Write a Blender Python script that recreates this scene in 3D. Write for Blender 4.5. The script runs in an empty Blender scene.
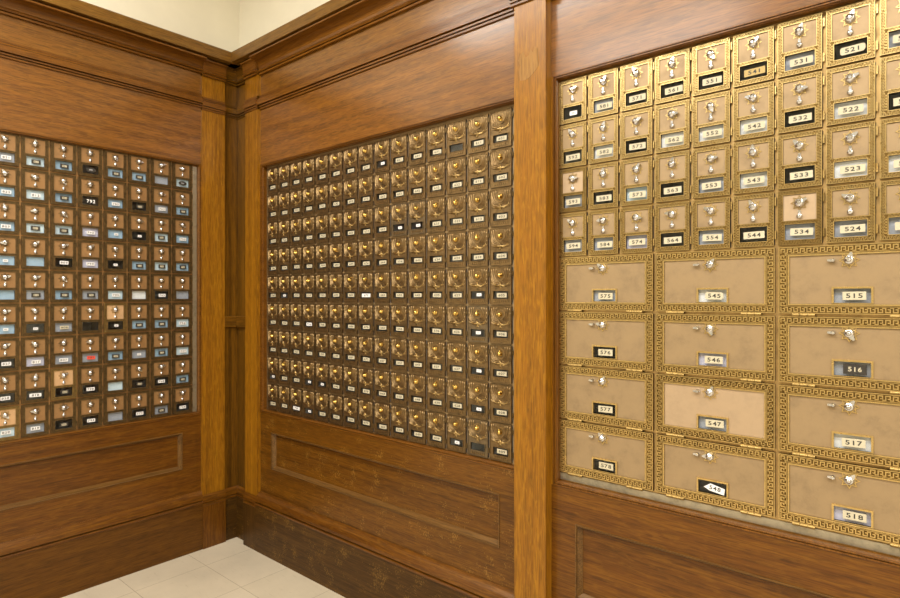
import bpy, math, random
from mathutils import Matrix, Vector
random.seed(7)
PI = math.pi
sc = bpy.context.scene
col = sc.collection

# ------------------------------------------------------------------ materials
def new_mat(name):
    m = bpy.data.materials.new(name); m.use_nodes = True
    nt = m.node_tree; nt.nodes.clear()
    return m, nt, nt.nodes, nt.links

def ramp(N, stops):
    r = N.new('ShaderNodeValToRGB'); e = r.color_ramp.elements
    while len(e) < len(stops): e.new(0.5)
    for el, (p, c) in zip(e, stops):
        el.position = p; el.color = (c[0], c[1], c[2], 1) if not isinstance(c, (int, float)) else (c, c, c, 1)
    return r

def mixc(N, L, mode, fac, a, b):
    n = N.new('ShaderNodeMix'); n.data_type = 'RGBA'; n.blend_type = mode
    for key, v in ((0, fac), (6, a), (7, b)):
        if hasattr(v, 'is_linked') or hasattr(v, 'links'): L.new(v, n.inputs[key])
        else:
            n.inputs[key].default_value = v if key == 0 else (v[0], v[1], v[2], 1)
    return n.outputs[2]

def noise(N, L, vec, scale=1.0, detail=4.0, rough=0.55, dist=0.0):
    n = N.new('ShaderNodeTexNoise')
    n.inputs['Scale'].default_value = scale; n.inputs['Detail'].default_value = detail
    n.inputs['Roughness'].default_value = rough; n.inputs['Distortion'].default_value = dist
    L.new(vec, n.inputs['Vector'])
    return n.outputs[0]

def mapping(N, L, vec, scale, rot=(0, 0, 0), loc=(0, 0, 0)):
    n = N.new('ShaderNodeMapping')
    n.inputs['Scale'].default_value = scale; n.inputs['Rotation'].default_value = rot; n.inputs['Location'].default_value = loc
    L.new(vec, n.inputs['Vector'])
    return n.outputs[0]

def oak(name, ax, dark, mid, light, rough=0.34, fleck=0.35, wear=0.0, seed=0.0, cath=0.0, coat=0.35):
    """quarter-sawn varnished oak; ax = grain axis (0 x, 1 y, 2 z)"""
    m, nt, N, L = new_mat(name)
    geo = N.new('ShaderNodeNewGeometry')
    pos = mapping(N, L, geo.outputs['Position'], (1, 1, 1), loc=(seed, seed * 1.7, seed * 0.6))
    s = [38, 38, 38]; s[ax] = 0.6
    g = noise(N, L, mapping(N, L, pos, s), 1.0, 8, 0.66, 0.5)
    base = ramp(N, [(0.28, dark), (0.50, mid), (0.72, light)]); L.new(g, base.inputs[0])
    c = base.outputs[0]
    if cath:
        s = [7, 7, 7]; s[ax] = 0.9
        w = N.new('ShaderNodeTexWave'); w.wave_type = 'RINGS'; w.inputs['Scale'].default_value = 0.9
        w.inputs['Distortion'].default_value = 7; w.inputs['Detail'].default_value = 3
        L.new(mapping(N, L, pos, s, loc=(0.3, 0.2, 0.15)), w.inputs['Vector'])
        wr = ramp(N, [(0.1, 0.62), (0.55, 1.0)]); L.new(w.outputs[0], wr.inputs[0])
        c = mixc(N, L, 'MULTIPLY', cath, c, wr.outputs[0])
    # pores
    s = [300, 300, 300]; s[ax] = 14
    pn = noise(N, L, mapping(N, L, pos, s), 1.0, 2, 0.5)
    pr = ramp(N, [(0.38, 0.52), (0.54, 1.0)]); L.new(pn, pr.inputs[0])
    c = mixc(N, L, 'MULTIPLY', 0.75, c, pr.outputs[0])
    # medullary ray flecks, short and slanting across the grain
    if fleck:
        s = [105, 105, 105]; s[ax] = 20
        rot = (0, 0.5, 0) if ax == 0 else ((0.5, 0, 0) if ax == 1 else (0.12, 0.12, 0))
        fn = noise(N, L, mapping(N, L, pos, s, rot=rot), 1.0, 3, 0.6, 0.6)
        fr = ramp(N, [(0.50, 0.0), (0.66, 1.0)]); L.new(fn, fr.inputs[0])
        fm = N.new('ShaderNodeMath'); fm.operation = 'MULTIPLY'; fm.inputs[1].default_value = fleck
        L.new(fr.outputs[0], fm.inputs[0])
        c = mixc(N, L, 'MIX', fm.outputs[0], c, (min(1, light[0] * 1.4), min(1, light[1] * 1.55), min(1, light[2] * 1.6)))
    # worn specks where the varnish has been knocked off
    if wear:
        a = noise(N, L, pos, 14.0, 4, 0.65); b = noise(N, L, mapping(N, L, pos, (1, 1, 1), loc=(3, 4, 5)), 230.0, 2, 0.6)
        mm = N.new('ShaderNodeMath'); mm.operation = 'MULTIPLY'; L.new(a, mm.inputs[0]); L.new(b, mm.inputs[1])
        wr = ramp(N, [(0.352 - 0.02 * wear, 0.0), (0.40 - 0.02 * wear, 1.0)]); L.new(mm.outputs[0], wr.inputs[0])
        fm = N.new('ShaderNodeMath'); fm.operation = 'MULTIPLY'; fm.inputs[1].default_value = 0.38
        L.new(wr.outputs[0], fm.inputs[0])
        c = mixc(N, L, 'MIX', fm.outputs[0], c, (0.36, 0.20, 0.04))
    b = N.new('ShaderNodeBsdfPrincipled')
    L.new(c, b.inputs['Base Color'])
    rr = ramp(N, [(0.3, rough + 0.08), (0.7, rough - 0.04)]); L.new(g, rr.inputs[0]); L.new(rr.outputs[0], b.inputs['Roughness'])
    b.inputs['Specular IOR Level'].default_value = 0.22
    b.inputs['Coat Weight'].default_value = coat; b.inputs['Coat Roughness'].default_value = 0.20; b.inputs['Coat IOR'].default_value = 1.4
    bp = N.new('ShaderNodeBump'); bp.inputs['Strength'].default_value = 0.12; bp.inputs['Distance'].default_value = 0.001
    L.new(pn, bp.inputs['Height']); L.new(bp.outputs[0], b.inputs['Normal'])
    o = N.new('ShaderNodeOutputMaterial'); L.new(b.outputs[0], o.inputs[0])
    return m

def metal(name, c, rough=0.35, metallic=1.0, mottle=0.25, scale=60, dark=None, coat=0.0):
    m, nt, N, L = new_mat(name)
    geo = N.new('ShaderNodeNewGeometry')
    n = noise(N, L, geo.outputs['Position'], scale, 5, 0.65)
    d = dark or tuple(v * (1 - mottle * 1.6) for v in c)
    r = ramp(N, [(0.30, d), (0.50, c), (0.72, tuple(min(1, v * (1 + mottle * 0.6)) for v in c))]); L.new(n, r.inputs[0])
    b = N.new('ShaderNodeBsdfPrincipled'); L.new(r.outputs[0], b.inputs['Base Color'])
    b.inputs['Metallic'].default_value = metallic
    rr = ramp(N, [(0.3, min(1, rough + 0.1)), (0.7, max(0.02, rough - 0.05))]); L.new(n, rr.inputs[0]); L.new(rr.outputs[0], b.inputs['Roughness'])
    b.inputs['Coat Weight'].default_value = coat
    o = N.new('ShaderNodeOutputMaterial'); L.new(b.outputs[0], o.inputs[0])
    return m

def plain(name, c, rough=0.6, mottle=0.06, scale=40, spec=0.5):
    m, nt, N, L = new_mat(name)
    geo = N.new('ShaderNodeNewGeometry')
    n = noise(N, L, geo.outputs['Position'], scale, 4, 0.6)
    r = ramp(N, [(0.3, tuple(v * (1 - mottle) for v in c)), (0.7, tuple(min(1, v * (1 + mottle)) for v in c))]); L.new(n, r.inputs[0])
    b = N.new('ShaderNodeBsdfPrincipled'); L.new(r.outputs[0], b.inputs['Base Color'])
    b.inputs['Roughness'].default_value = rough; b.inputs['Specular IOR Level'].default_value = spec
    o = N.new('ShaderNodeOutputMaterial'); L.new(b.outputs[0], o.inputs[0])
    return m

def glass_mat(name, tint, refl=0.05, rough=0.04):
    m, nt, N, L = new_mat(name)
    t = N.new('ShaderNodeBsdfTransparent'); t.inputs[0].default_value = (*tint, 1)
    g = N.new('ShaderNodeBsdfGlossy'); g.inputs['Roughness'].default_value = rough
    f = N.new('ShaderNodeLayerWeight'); f.inputs[0].default_value = 0.5
    pw = N.new('ShaderNodeMath'); pw.operation = 'POWER'; pw.inputs[1].default_value = 5.0; L.new(f.outputs['Facing'], pw.inputs[0])
    a = N.new('ShaderNodeMath'); a.operation = 'ADD'; a.inputs[1].default_value = refl; L.new(pw.outputs[0], a.inputs[0])
    mx = N.new('ShaderNodeMixShader'); L.new(a.outputs[0], mx.inputs[0]); L.new(t.outputs[0], mx.inputs[1]); L.new(g.outputs[0], mx.inputs[2])
    o = N.new('ShaderNodeOutputMaterial'); L.new(mx.outputs[0], o.inputs[0])
    return m

def floor_mat():
    m, nt, N, L = new_mat('vinyl_tile')
    geo = N.new('ShaderNodeNewGeometry')
    br = N.new('ShaderNodeTexBrick'); br.offset = 0.0; br.squash = 1.0
    br.inputs['Scale'].default_value = 1.0
    br.inputs['Brick Width'].default_value = 0.305; br.inputs['Row Height'].default_value = 0.305
    br.inputs['Mortar Size'].default_value = 0.0011; br.inputs['Mortar Smooth'].default_value = 0.2
    br.inputs['Color1'].default_value = (0.56, 0.485, 0.365, 1); br.inputs['Color2'].default_value = (0.60, 0.52, 0.40, 1)
    br.inputs['Mortar'].default_value = (0.27, 0.22, 0.15, 1)
    L.new(mapping(N, L, geo.outputs['Position'], (1, 1, 1), loc=(2.26 + 0.305 * 8, -1.299 + 0.305 * 18, 0)), br.inputs['Vector'])
    c = br.outputs[0]
    st = noise(N, L, mapping(N, L, geo.outputs['Position'], (20, 95, 1), rot=(0, 0, 0.25)), 1.0, 4, 0.6, 0.5)
    sr = ramp(N, [(0.60, 0.0), (0.74, 1.0)]); L.new(st, sr.inputs[0])
    fm = N.new('ShaderNodeMath'); fm.operation = 'MULTIPLY'; fm.inputs[1].default_value = 0.35; L.new(sr.outputs[0], fm.inputs[0])
    c = mixc(N, L, 'MIX', fm.outputs[0], c, (0.36, 0.29, 0.19))
    bl = noise(N, L, geo.outputs['Position'], 3.0, 4, 0.6)
    b2 = ramp(N, [(0.3, 0.86), (0.7, 1.05)]); L.new(bl, b2.inputs[0])
    c = mixc(N, L, 'MULTIPLY', 1.0, c, b2.outputs[0])
    b = N.new('ShaderNodeBsdfPrincipled'); L.new(c, b.inputs['Base Color']); b.inputs['Roughness'].default_value = 0.45
    o = N.new('ShaderNodeOutputMaterial'); L.new(b.outputs[0], o.inputs[0])
    return m

D1, M1, L1 = (0.165, 0.060, 0.013), (0.285, 0.112, 0.022), (0.400, 0.172, 0.036)     # orange brown
OAK = {}
TONE = {'lower': .53, 'worn': .53, 'base': .52, 'basedark': .46, 'pilaster': .68, 'frieze': .62, 'panel': .64}
def oakm(tone, ax, **kw):
    key = (tone, ax)
    if key in OAK: return OAK[key]
    P = {
        'panel': dict(dark=(0.225, 0.083, 0.019), mid=(0.290, 0.112, 0.025), light=(0.350, 0.140, 0.033), fleck=0.26, cath=0.5, coat=1.0),
        'frieze': dict(dark=(0.220, 0.088, 0.022), mid=(0.280, 0.114, 0.028), light=(0.34, 0.145, 0.036), fleck=0.30, coat=0.9),
        'crown': dict(dark=(0.150, 0.052, 0.013), mid=(0.225, 0.085, 0.020), light=(0.31, 0.125, 0.030), fleck=0.12, rough=0.3),
        'fascia': dict(dark=(0.175, 0.080, 0.026), mid=(0.255, 0.122, 0.038), light=(0.33, 0.168, 0.055), fleck=0.2),
        'pilaster': dict(dark=(0.230, 0.090, 0.010), mid=(0.365, 0.150, 0.014), light=(0.47, 0.215, 0.024), fleck=0.25),
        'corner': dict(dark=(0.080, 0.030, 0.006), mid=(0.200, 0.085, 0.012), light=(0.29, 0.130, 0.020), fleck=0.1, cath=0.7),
        'lower': dict(dark=(0.140, 0.046, 0.007), mid=(0.225, 0.080, 0.011), light=(0.300, 0.118, 0.017), fleck=0.25, wear=0.0, cath=0.25),
        'worn': dict(dark=(0.140, 0.050, 0.007), mid=(0.225, 0.086, 0.012), light=(0.300, 0.122, 0.019), fleck=0.2, wear=0.9, cath=0.35),
        'base': dict(dark=(0.125, 0.048, 0.010), mid=(0.190, 0.074, 0.014), light=(0.255, 0.105, 0.020), fleck=0.15, coat=0.1),
        'rim': dict(dark=(0.12, 0.056, 0.026), mid=(0.19, 0.092, 0.046), light=(0.25, 0.13, 0.07), fleck=0.1),
        'basedark': dict(dark=(0.075, 0.033, 0.011), mid=(0.125, 0.056, 0.018), light=(0.185, 0.085, 0.024), fleck=0.05, wear=1.3, rough=0.42, coat=0.05),
    }[tone]
    P = dict(P); P.update(kw)
    for q in ('dark', 'mid', 'light'):
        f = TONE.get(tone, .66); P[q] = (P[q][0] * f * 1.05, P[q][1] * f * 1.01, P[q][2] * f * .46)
    OAK[key] = oak('oak_%s_%d' % (tone, ax), ax, seed=3.1 * len(OAK) + ax, **P)
    return OAK[key]

M = dict(
    plaster=plain('cream_plaster', (0.80, 0.755, 0.62), 0.8, 0.03, 6),
    ceiling=plain('ceiling_paint', (0.85, 0.83, 0.76), 0.9, 0.02, 6),
    floor=floor_mat(),
    brass=metal('gold_brass', (0.66, 0.49, 0.215), 0.28, 1.0, 0.16, 70),
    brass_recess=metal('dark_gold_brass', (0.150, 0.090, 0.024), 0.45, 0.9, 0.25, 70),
    brass_dull=metal('tarnished_brass', (0.36, 0.25, 0.095), 0.38, 1.0, 0.2, 70),
    tan=metal('tan_lacquer', (0.325, 0.228, 0.125), 0.45, 0.35, 0.13, 22),
    tan_shiny=metal('pinkish_brass', (0.47, 0.345, 0.225), 0.42, 0.45, 0.07, 22),
    steel=metal('dull_steel', (0.46, 0.42, 0.33), 0.38, 0.9, 0.2, 25),
    lattice_a=metal('brass_rack', (0.48, 0.325, 0.140), 0.42, 0.8, 0.2, 30),
    lattice_c=metal('copper_rack', (0.34, 0.190, 0.075), 0.42, 0.7, 0.2, 30),
    lattice_d=metal('bronze_rack', (0.32, 0.225, 0.115), 0.5, 0.3, 0.2, 30),
    chrome=metal('chrome', (0.72, 0.74, 0.80), 0.17, 1.0, 0.03, 40),
    brown=metal('brown_bronze', (0.165, 0.108, 0.044), 0.42, 0.75, 0.3, 80),
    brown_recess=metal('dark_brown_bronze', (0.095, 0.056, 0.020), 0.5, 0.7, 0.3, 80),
    copper=metal('copper_lacquer', (0.31, 0.170, 0.066), 0.46, 0.35, 0.10, 30),
    copper_pale=metal('pale_copper_lacquer', (0.60, 0.38, 0.20), 0.46, 0.35, 0.06, 30),
    bronze=metal('dark_bronze', (0.205, 0.136, 0.064), 0.36, 0.85, 0.3, 55),
    bronze_hi=metal('highlight_bronze', (0.265, 0.178, 0.084), 0.36, 0.9, 0.2, 55),  # highlights on the relief painted in as a lighter bronze
    bronze_grey=metal('grey_bronze', (0.20, 0.150, 0.090), 0.38, 0.85, 0.25, 55),
    eagle=metal('old_brass', (0.42, 0.29, 0.12), 0.3, 0.95, 0.2, 55, dark=(0.12, 0.08, 0.035)),
    knob=metal('polished_brass', (0.80, 0.56, 0.16), 0.22, 1.0, 0.1, 60),
    black=plain('black_metal', (0.022, 0.019, 0.015), 0.5, 0.1),
    inside=plain('box_interior', (0.34, 0.34, 0.36), 0.8, 0.2, 60, spec=0.1),
    glass=glass_mat('window_glass', (0.95, 0.965, 0.97), 0.030),
    card=plain('cream_card', (0.53, 0.48, 0.35), 0.7, 0.03),
    card_white=plain('white_card', (0.78, 0.78, 0.80), 0.7, 0.02),
    card_red=plain('red_card', (0.75, 0.07, 0.04), 0.6, 0.03),
    card_gold=plain('brass_card', (0.42, 0.30, 0.10), 0.5, 0.05),
    plate=plain('dark_plate', (0.030, 0.026, 0.022), 0.45, 0.1),
    ink=plain('black_ink', (0.035, 0.032, 0.028), 0.6, 0.0),
    ink_white=plain('white_ink', (0.85, 0.85, 0.85), 0.6, 0.0),
    mail_white=plain('white_paper', (0.92, 0.92, 0.96), 0.75, 0.03, 30),
    mail_grey=plain('grey_paper', (0.40, 0.42, 0.50), 0.75, 0.06, 30),
    mail_lilac=plain('lilac_paper', (0.62, 0.60, 0.78), 0.75, 0.04, 30),
    mail_daylight_blue=plain('daylight_tinted_paper', (0.36, 0.52, 0.70), 0.75, 0.08, 30),  # bluish daylight in the windows painted into the paper colour
    mail_pale=plain('pale_blue_mail_and_daylight', (0.66, 0.80, 0.92), 0.75, 0.05, 30),  # pale mail; in the brown boxes its blue is painted daylight
)

# ------------------------------------------------------------------ mesh building
class MB:
    def __init__(s): s.v = []; s.f = []; s.m = []; s.sm = []
    def add(s, vs, fs, mi=0, smooth=False):
        o = len(s.v); s.v += [tuple(p) for p in vs]
        for f in fs: s.f.append([i + o for i in f]); s.m.append(mi); s.sm.append(smooth)
    def box(s, x0, x1, y0, y1, z0, z1, mi=0, back=True):
        v = [(x0, y0, z0), (x1, y0, z0), (x1, y1, z0), (x0, y1, z0), (x0, y0, z1), (x1, y0, z1), (x1, y1, z1), (x0, y1, z1)]
        f = [(0, 1, 5, 4), (1, 2, 6, 5), (3, 0, 4, 7), (4, 5, 6, 7), (3, 2, 1, 0)]
        if back: f.append((2, 3, 7, 6))
        s.add(v, f, mi)
    def bevbox(s, x0, x1, y0, y1, z0, z1, b, mi=0):
        """box whose front (y0) face is chamfered by b"""
        v = [(x0 + b, y0, z0 + b), (x1 - b, y0, z0 + b), (x1 - b, y0, z1 - b), (x0 + b, y0, z1 - b),
             (x0, y0 + b, z0), (x1, y0 + b, z0), (x1, y0 + b, z1), (x0, y0 + b, z1),
             (x0, y1, z0), (x1, y1, z0), (x1, y1, z1), (x0, y1, z1)]
        f = [(0, 1, 2, 3), (4, 5, 1, 0), (5, 6, 2, 1), (6, 7, 3, 2), (7, 4, 0, 3), (8, 9, 5, 4), (9, 10, 6, 5), (10, 11, 7, 6), (11, 8, 4, 7), (11, 10, 9, 8)]
        s.add(v, f, mi)
    def prism_y(s, pts, y0, y1, mi=0, smooth=False):
        """closed outline pts (x,z) counter-clockwise seen from -y, front at y0"""
        n = len(pts)
        v = [(x, y0, z) for x, z in pts] + [(x, y1, z) for x, z in pts]
        s.add(v, [tuple(range(n)), tuple(range(2 * n - 1, n - 1, -1))], mi)
        s.add(v, [(i, i + n, (i + 1) % n + n, (i + 1) % n) for i in range(n)], mi, smooth)
    def ringband(s, po, pi_, y0, y1, mi=0):
        """flat band between two outlines of equal count"""
        n = len(po)
        v = [(x, y0, z) for x, z in po] + [(x, y0, z) for x, z in pi_] + [(x, y1, z) for x, z in po] + [(x, y1, z) for x, z in pi_]
        f = []
        for i in range(n):
            j = (i + 1) % n
            f += [(i, j, n + j, n + i), (2 * n + i, 2 * n + j, j, i), (n + i, n + j, 3 * n + j, 3 * n + i)]
        s.add(v, f, mi)
    def lathe_y(s, prof, cx=0, cz=0, seg=14, mi=0):
        """prof (r, y) from the wall outwards; axis along y"""
        n = len(prof); v = []
        for k in range(seg):
            a = 2 * PI * k / seg
            for r, y in prof: v.append((cx + r * math.cos(a), y, cz + r * math.sin(a)))
        f = []
        for k in range(seg):
            k2 = (k + 1) % seg
            for i in range(n - 1): f.append((k * n + i, k2 * n + i, k2 * n + i + 1, k * n + i + 1))
        s.add(v, f, mi, True)
        s.add([v[k * n + n - 1] for k in range(seg)], [tuple(range(seg))], mi)
    def cyl_z(s, x, y, z0, z1, r, seg=8, mi=0):
        v = [(x + r * math.cos(2 * PI * k / seg), y + r * math.sin(2 * PI * k / seg), z) for z in (z0, z1) for k in range(seg)]
        s.add(v, [(k, (k + 1) % seg, (k + 1) % seg + seg, k + seg) for k in range(seg)], mi, True)
        s.add(v, [tuple(range(seg - 1, -1, -1)), tuple(range(seg, 2 * seg))], mi)
    def cyl_x(s, x0, x1, y, z, r, seg=8, mi=0):
        v = [(x, y + r * math.cos(2 * PI * k / seg), z + r * math.sin(2 * PI * k / seg)) for x in (x0, x1) for k in range(seg)]
        s.add(v, [(k, (k + 1) % seg, (k + 1) % seg + seg, k + seg) for k in range(seg)], mi, True)
        s.add(v, [tuple(range(seg - 1, -1, -1)), tuple(range(seg, 2 * seg))], mi)
    def ridge(s, pts, wd, y, h, mi=0):
        """raised half-round line on a plate at depth y along pts (x,z); wd list or number"""
        n = len(pts); v = []
        for i, (x, z) in enumerate(pts):
            a = pts[max(0, i - 1)]; b = pts[min(n - 1, i + 1)]
            dx, dz = b[0] - a[0], b[1] - a[1]; l = math.hypot(dx, dz) or 1
            nx, nz = -dz / l, dx / l; w = wd[i] if isinstance(wd, (list, tuple)) else wd
            hh = h * (w / max(wd)) if isinstance(wd, (list, tuple)) else h
            v += [(x - nx * w, y, z - nz * w), (x - nx * w * 0.5, y - hh * 0.8, z - nz * w * 0.5), (x + nx * w * 0.5, y - hh, z + nz * w * 0.5), (x + nx * w, y, z + nz * w)]
        f = []
        for i in range(n - 1):
            for k in range(3): f.append((4 * i + k, 4 * i + 4 + k, 4 * i + 5 + k, 4 * i + 1 + k))
        f += [(0, 1, 2, 3), (4 * n - 1, 4 * n - 2, 4 * n - 3, 4 * n - 4)]
        s.add(v, f, mi, True)
    def plate(s, x0, x1, z0, z1, holes, y0, y1, mi=0):
        """slab from y0 (front) to y1 with rectangular holes (hx0,hx1,hz0,hz1)"""
        xs = sorted({x0, x1, *[h[0] for h in holes], *[h[1] for h in holes]}); zs = sorted({z0, z1, *[h[2] for h in holes], *[h[3] for h in holes]})
        xs = [x for x in xs if x0 <= x <= x1]; zs = [z for z in zs if z0 <= z <= z1]
        nx, nz = len(xs), len(zs)
        def solid(i, k):
            if i < 0 or k < 0 or i >= nx - 1 or k >= nz - 1: return False
            cx, cz = (xs[i] + xs[i + 1]) / 2, (zs[k] + zs[k + 1]) / 2
            return not any(h[0] < cx < h[1] and h[2] < cz < h[3] for h in holes)
        v = [(x, y, z) for y in (y0, y1) for z in zs for x in xs]
        F = lambda i, k: k * nx + i
        B = lambda i, k: nx * nz + k * nx + i
        f = []
        for i in range(nx - 1):
            for k in range(nz - 1):
                if not solid(i, k): continue
                f += [(F(i, k), F(i + 1, k), F(i + 1, k + 1), F(i, k + 1)), (B(i, k + 1), B(i + 1, k + 1), B(i + 1, k), B(i, k))]
                if not solid(i - 1, k): f.append((F(i, k), F(i, k + 1), B(i, k + 1), B(i, k)))
                if not solid(i + 1, k): f.append((F(i + 1, k + 1), F(i + 1, k), B(i + 1, k), B(i + 1, k + 1)))
                if not solid(i, k - 1): f.append((F(i + 1, k), F(i, k), B(i, k), B(i + 1, k)))
                if not solid(i, k + 1): f.append((F(i, k + 1), F(i + 1, k + 1), B(i + 1, k + 1), B(i, k + 1)))
        s.add(v, f, mi)
    def ring(s, x0, x1, z0, z1, prof, mi=0):
        """mitred rectangular moulding; prof = list of (inset, y)"""
        v = []
        for d, y in prof: v += [(x0 + d, y, z0 + d), (x1 - d, y, z0 + d), (x1 - d, y, z1 - d), (x0 + d, y, z1 - d)]
        f = []
        for i in range(len(prof) - 1):
            for k in range(4):
                k2 = (k + 1) % 4
                f.append((4 * i + k, 4 * i + k2, 4 * i + 4 + k2, 4 * i + 4 + k))
        s.add(v, f, mi)
    def mesh(s, name, mats):
        me = bpy.data.meshes.new(name); me.from_pydata(s.v, [], s.f); me.update()
        for m in (mats if isinstance(mats, (list, tuple)) else [mats]): me.materials.append(m)
        me.polygons.foreach_set('material_index', s.m); me.polygons.foreach_set('use_smooth', s.sm)
        return me
    def build(s, name, mats, parent=None, xf=None):
        o = bpy.data.objects.new(name, s.mesh(name, mats)); col.objects.link(o)
        if parent: o.parent = parent
        if xf is not None: o.matrix_world = xf
        return o

def tag(o, label=None, cat=None, group=None, kind=None):
    if label: o['label'] = label
    if cat: o['category'] = cat
    if group: o['group'] = group
    if kind: o['kind'] = kind
    return o

# ------------------------------------------------------------------ the room
YW, XW, H_CEIL = 1.60, -2.80, 3.05       # plaster faces
XR, YF = 3.4, -4.2                        # unseen far side of the room
def slab(name, b, m, label, cat):
    mb = MB(); mb.box(*b); return tag(mb.build(name, m), label, cat, kind='structure')
slab('floor', (XW - .25, XR, YF, YW + .25, -0.1, 0), M['floor'], 'beige vinyl tile floor with thin dark joints', 'floor')
slab('ceiling', (XW - .25, XR, YF, YW + .25, H_CEIL, H_CEIL + .1), M['ceiling'], 'plain white ceiling above the oak panelling', 'ceiling')
# the mailboxes reach back through openings in the two plaster walls
mb = MB(); mb.plate(XW, XR + .12, 0, H_CEIL, [(-2.520, -1.040, .666, 1.872), (-.908, .014, .653, 1.904)], YW, YW + .25)
tag(mb.build('wall_back', M['plaster']), 'cream plaster wall above the oak cornice of dark bronze mailboxes', 'wall', kind='structure')
mb = MB(); mb.plate(YF, YW + .25, 0, H_CEIL, [(.540, 1.362, .658, 1.878)], -XW, -XW + .25); mb.v = [(-y, x, z) for x, y, z in mb.v]
tag(mb.build('wall_left', M['plaster']), 'cream plaster wall above the oak cornice of brown mailboxes', 'wall', kind='structure')
slab('wall_right', (XR, XR + .12, YF, YW, 0, H_CEIL), M['plaster'], 'cream plaster wall closing the far end of the lobby', 'wall')
slab('wall_front', (XW, XR, YF - .12, YF, 0, H_CEIL), M['plaster'], 'cream plaster wall facing the mailboxes', 'wall')

# wall frames: 'b' = back wall (u = x, out distance measured towards -y), 'l' = left wall (u = y, towards +x)
XF = {'b': Matrix.Identity(4), 'l': Matrix.Rotation(PI / 2, 4, 'Z')}
# in the left wall's frame local (u, v, z) -> world (-v, u, z): v = -x, so v plays the part of y
tn = [0]
def trim(mb, wall, m, label, cat='moulding', name=None):
    tn[0] += 1
    # bake the wall's turn into the mesh so grain follows world axes
    if wall == 'l': mb.v = [(-y, x, z) for x, y, z in mb.v]
    return tag(mb.build(name or 'trim_%d' % tn[0], m), label, cat, kind='structure')
def run(wall, prof, u0, u1, m, label, cat='moulding', smooth=False, name=None):
    """prof = open profile (v, z) listed from bottom to top on the room side; closed against the wall"""
    back = (YW if wall == 'b' else -XW) - 0.002
    p = [(back, prof[0][1])] + list(prof) + [(back, prof[-1][1])]
    n = len(p); mb = MB()
    v = [(u0, a, z) for a, z in p] + [(u1, a, z) for a, z in p]
    f = []
    for i in range(n):
        j = (i + 1) % n; f.append((i, i + n, j + n, j))
    mb.add(v, f, 0)
    mb.add(v, [tuple(range(n)), tuple(range(2 * n - 1, n - 1, -1))], 0)
    return trim(mb, wall, m, label, cat, name)

AX = {'b': 0, 'l': 1}
def crown_prof(v0, v1, z0=2.304, z1=2.389):
    """bead, cove, top fillet: v0 at the frieze, v1 at the top"""
    h = z1 - z0; d = v0 - v1; p = [(v0 - .010, z0), (v0 - .012, z0 + .006), (v0 - .010, z0 + .008), (v0 + .002, z0 + .008), (v0 + .002, z0 + .011), (v0 - .014, z0 + .011), (v0 - .018, z0 + .016), (v0 - .014, z0 + .021), (v0 - .002, z0 + .021), (v0 - .002, z0 + .0235), (v0 - .012, z0 + .0235)]
    for k in range(9):
        t = k / 8
        p.append((v0 - .012 - (d - .016) * (1 - math.cos(t * PI / 2)) , z0 + .027 + (h - .045) * math.sin(t * PI / 2)))
    p += [(v1 + .001, z1 - .018), (v1, z1 - .016), (v1, z1 - .011), (v1 + .022, z1 - .0105), (v1 + .022, z1)]
    return p
def mould_prof(v, d, z0=2.138, z1=2.202):
    k = d / .018; h = (z1 - z0) / .060
    out = []
    for a, b, o in ((0, .006, .007), (.006, .009, -.002), (.009, .015, .011), (.015, .018, .000), (.018, .040, .018), (.040, .043, .003), (.043, .048, .013), (.048, .051, -.001), (.051, .060, .007)):
        out += [(v - o * k, z0 + a * h), (v - o * k, z0 + b * h)]
    return out
def base_prof(v, d, z0=.222, z1=.282):
    k = d / .03
    return [(v - .026 * k, z0), (v - .030 * k, z0 + .002), (v - .031 * k, z0 + .009), (v - .029 * k, z0 + .011), (v - .010 * k, z0 + .0115), (v - .010 * k, z0 + .0165), (v - .027 * k, z0 + .017), (v - .026 * k, z0 + .030), (v - .020 * k, z0 + .044), (v - .010 * k, z0 + .054), (v - .002 * k, z1)]

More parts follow.
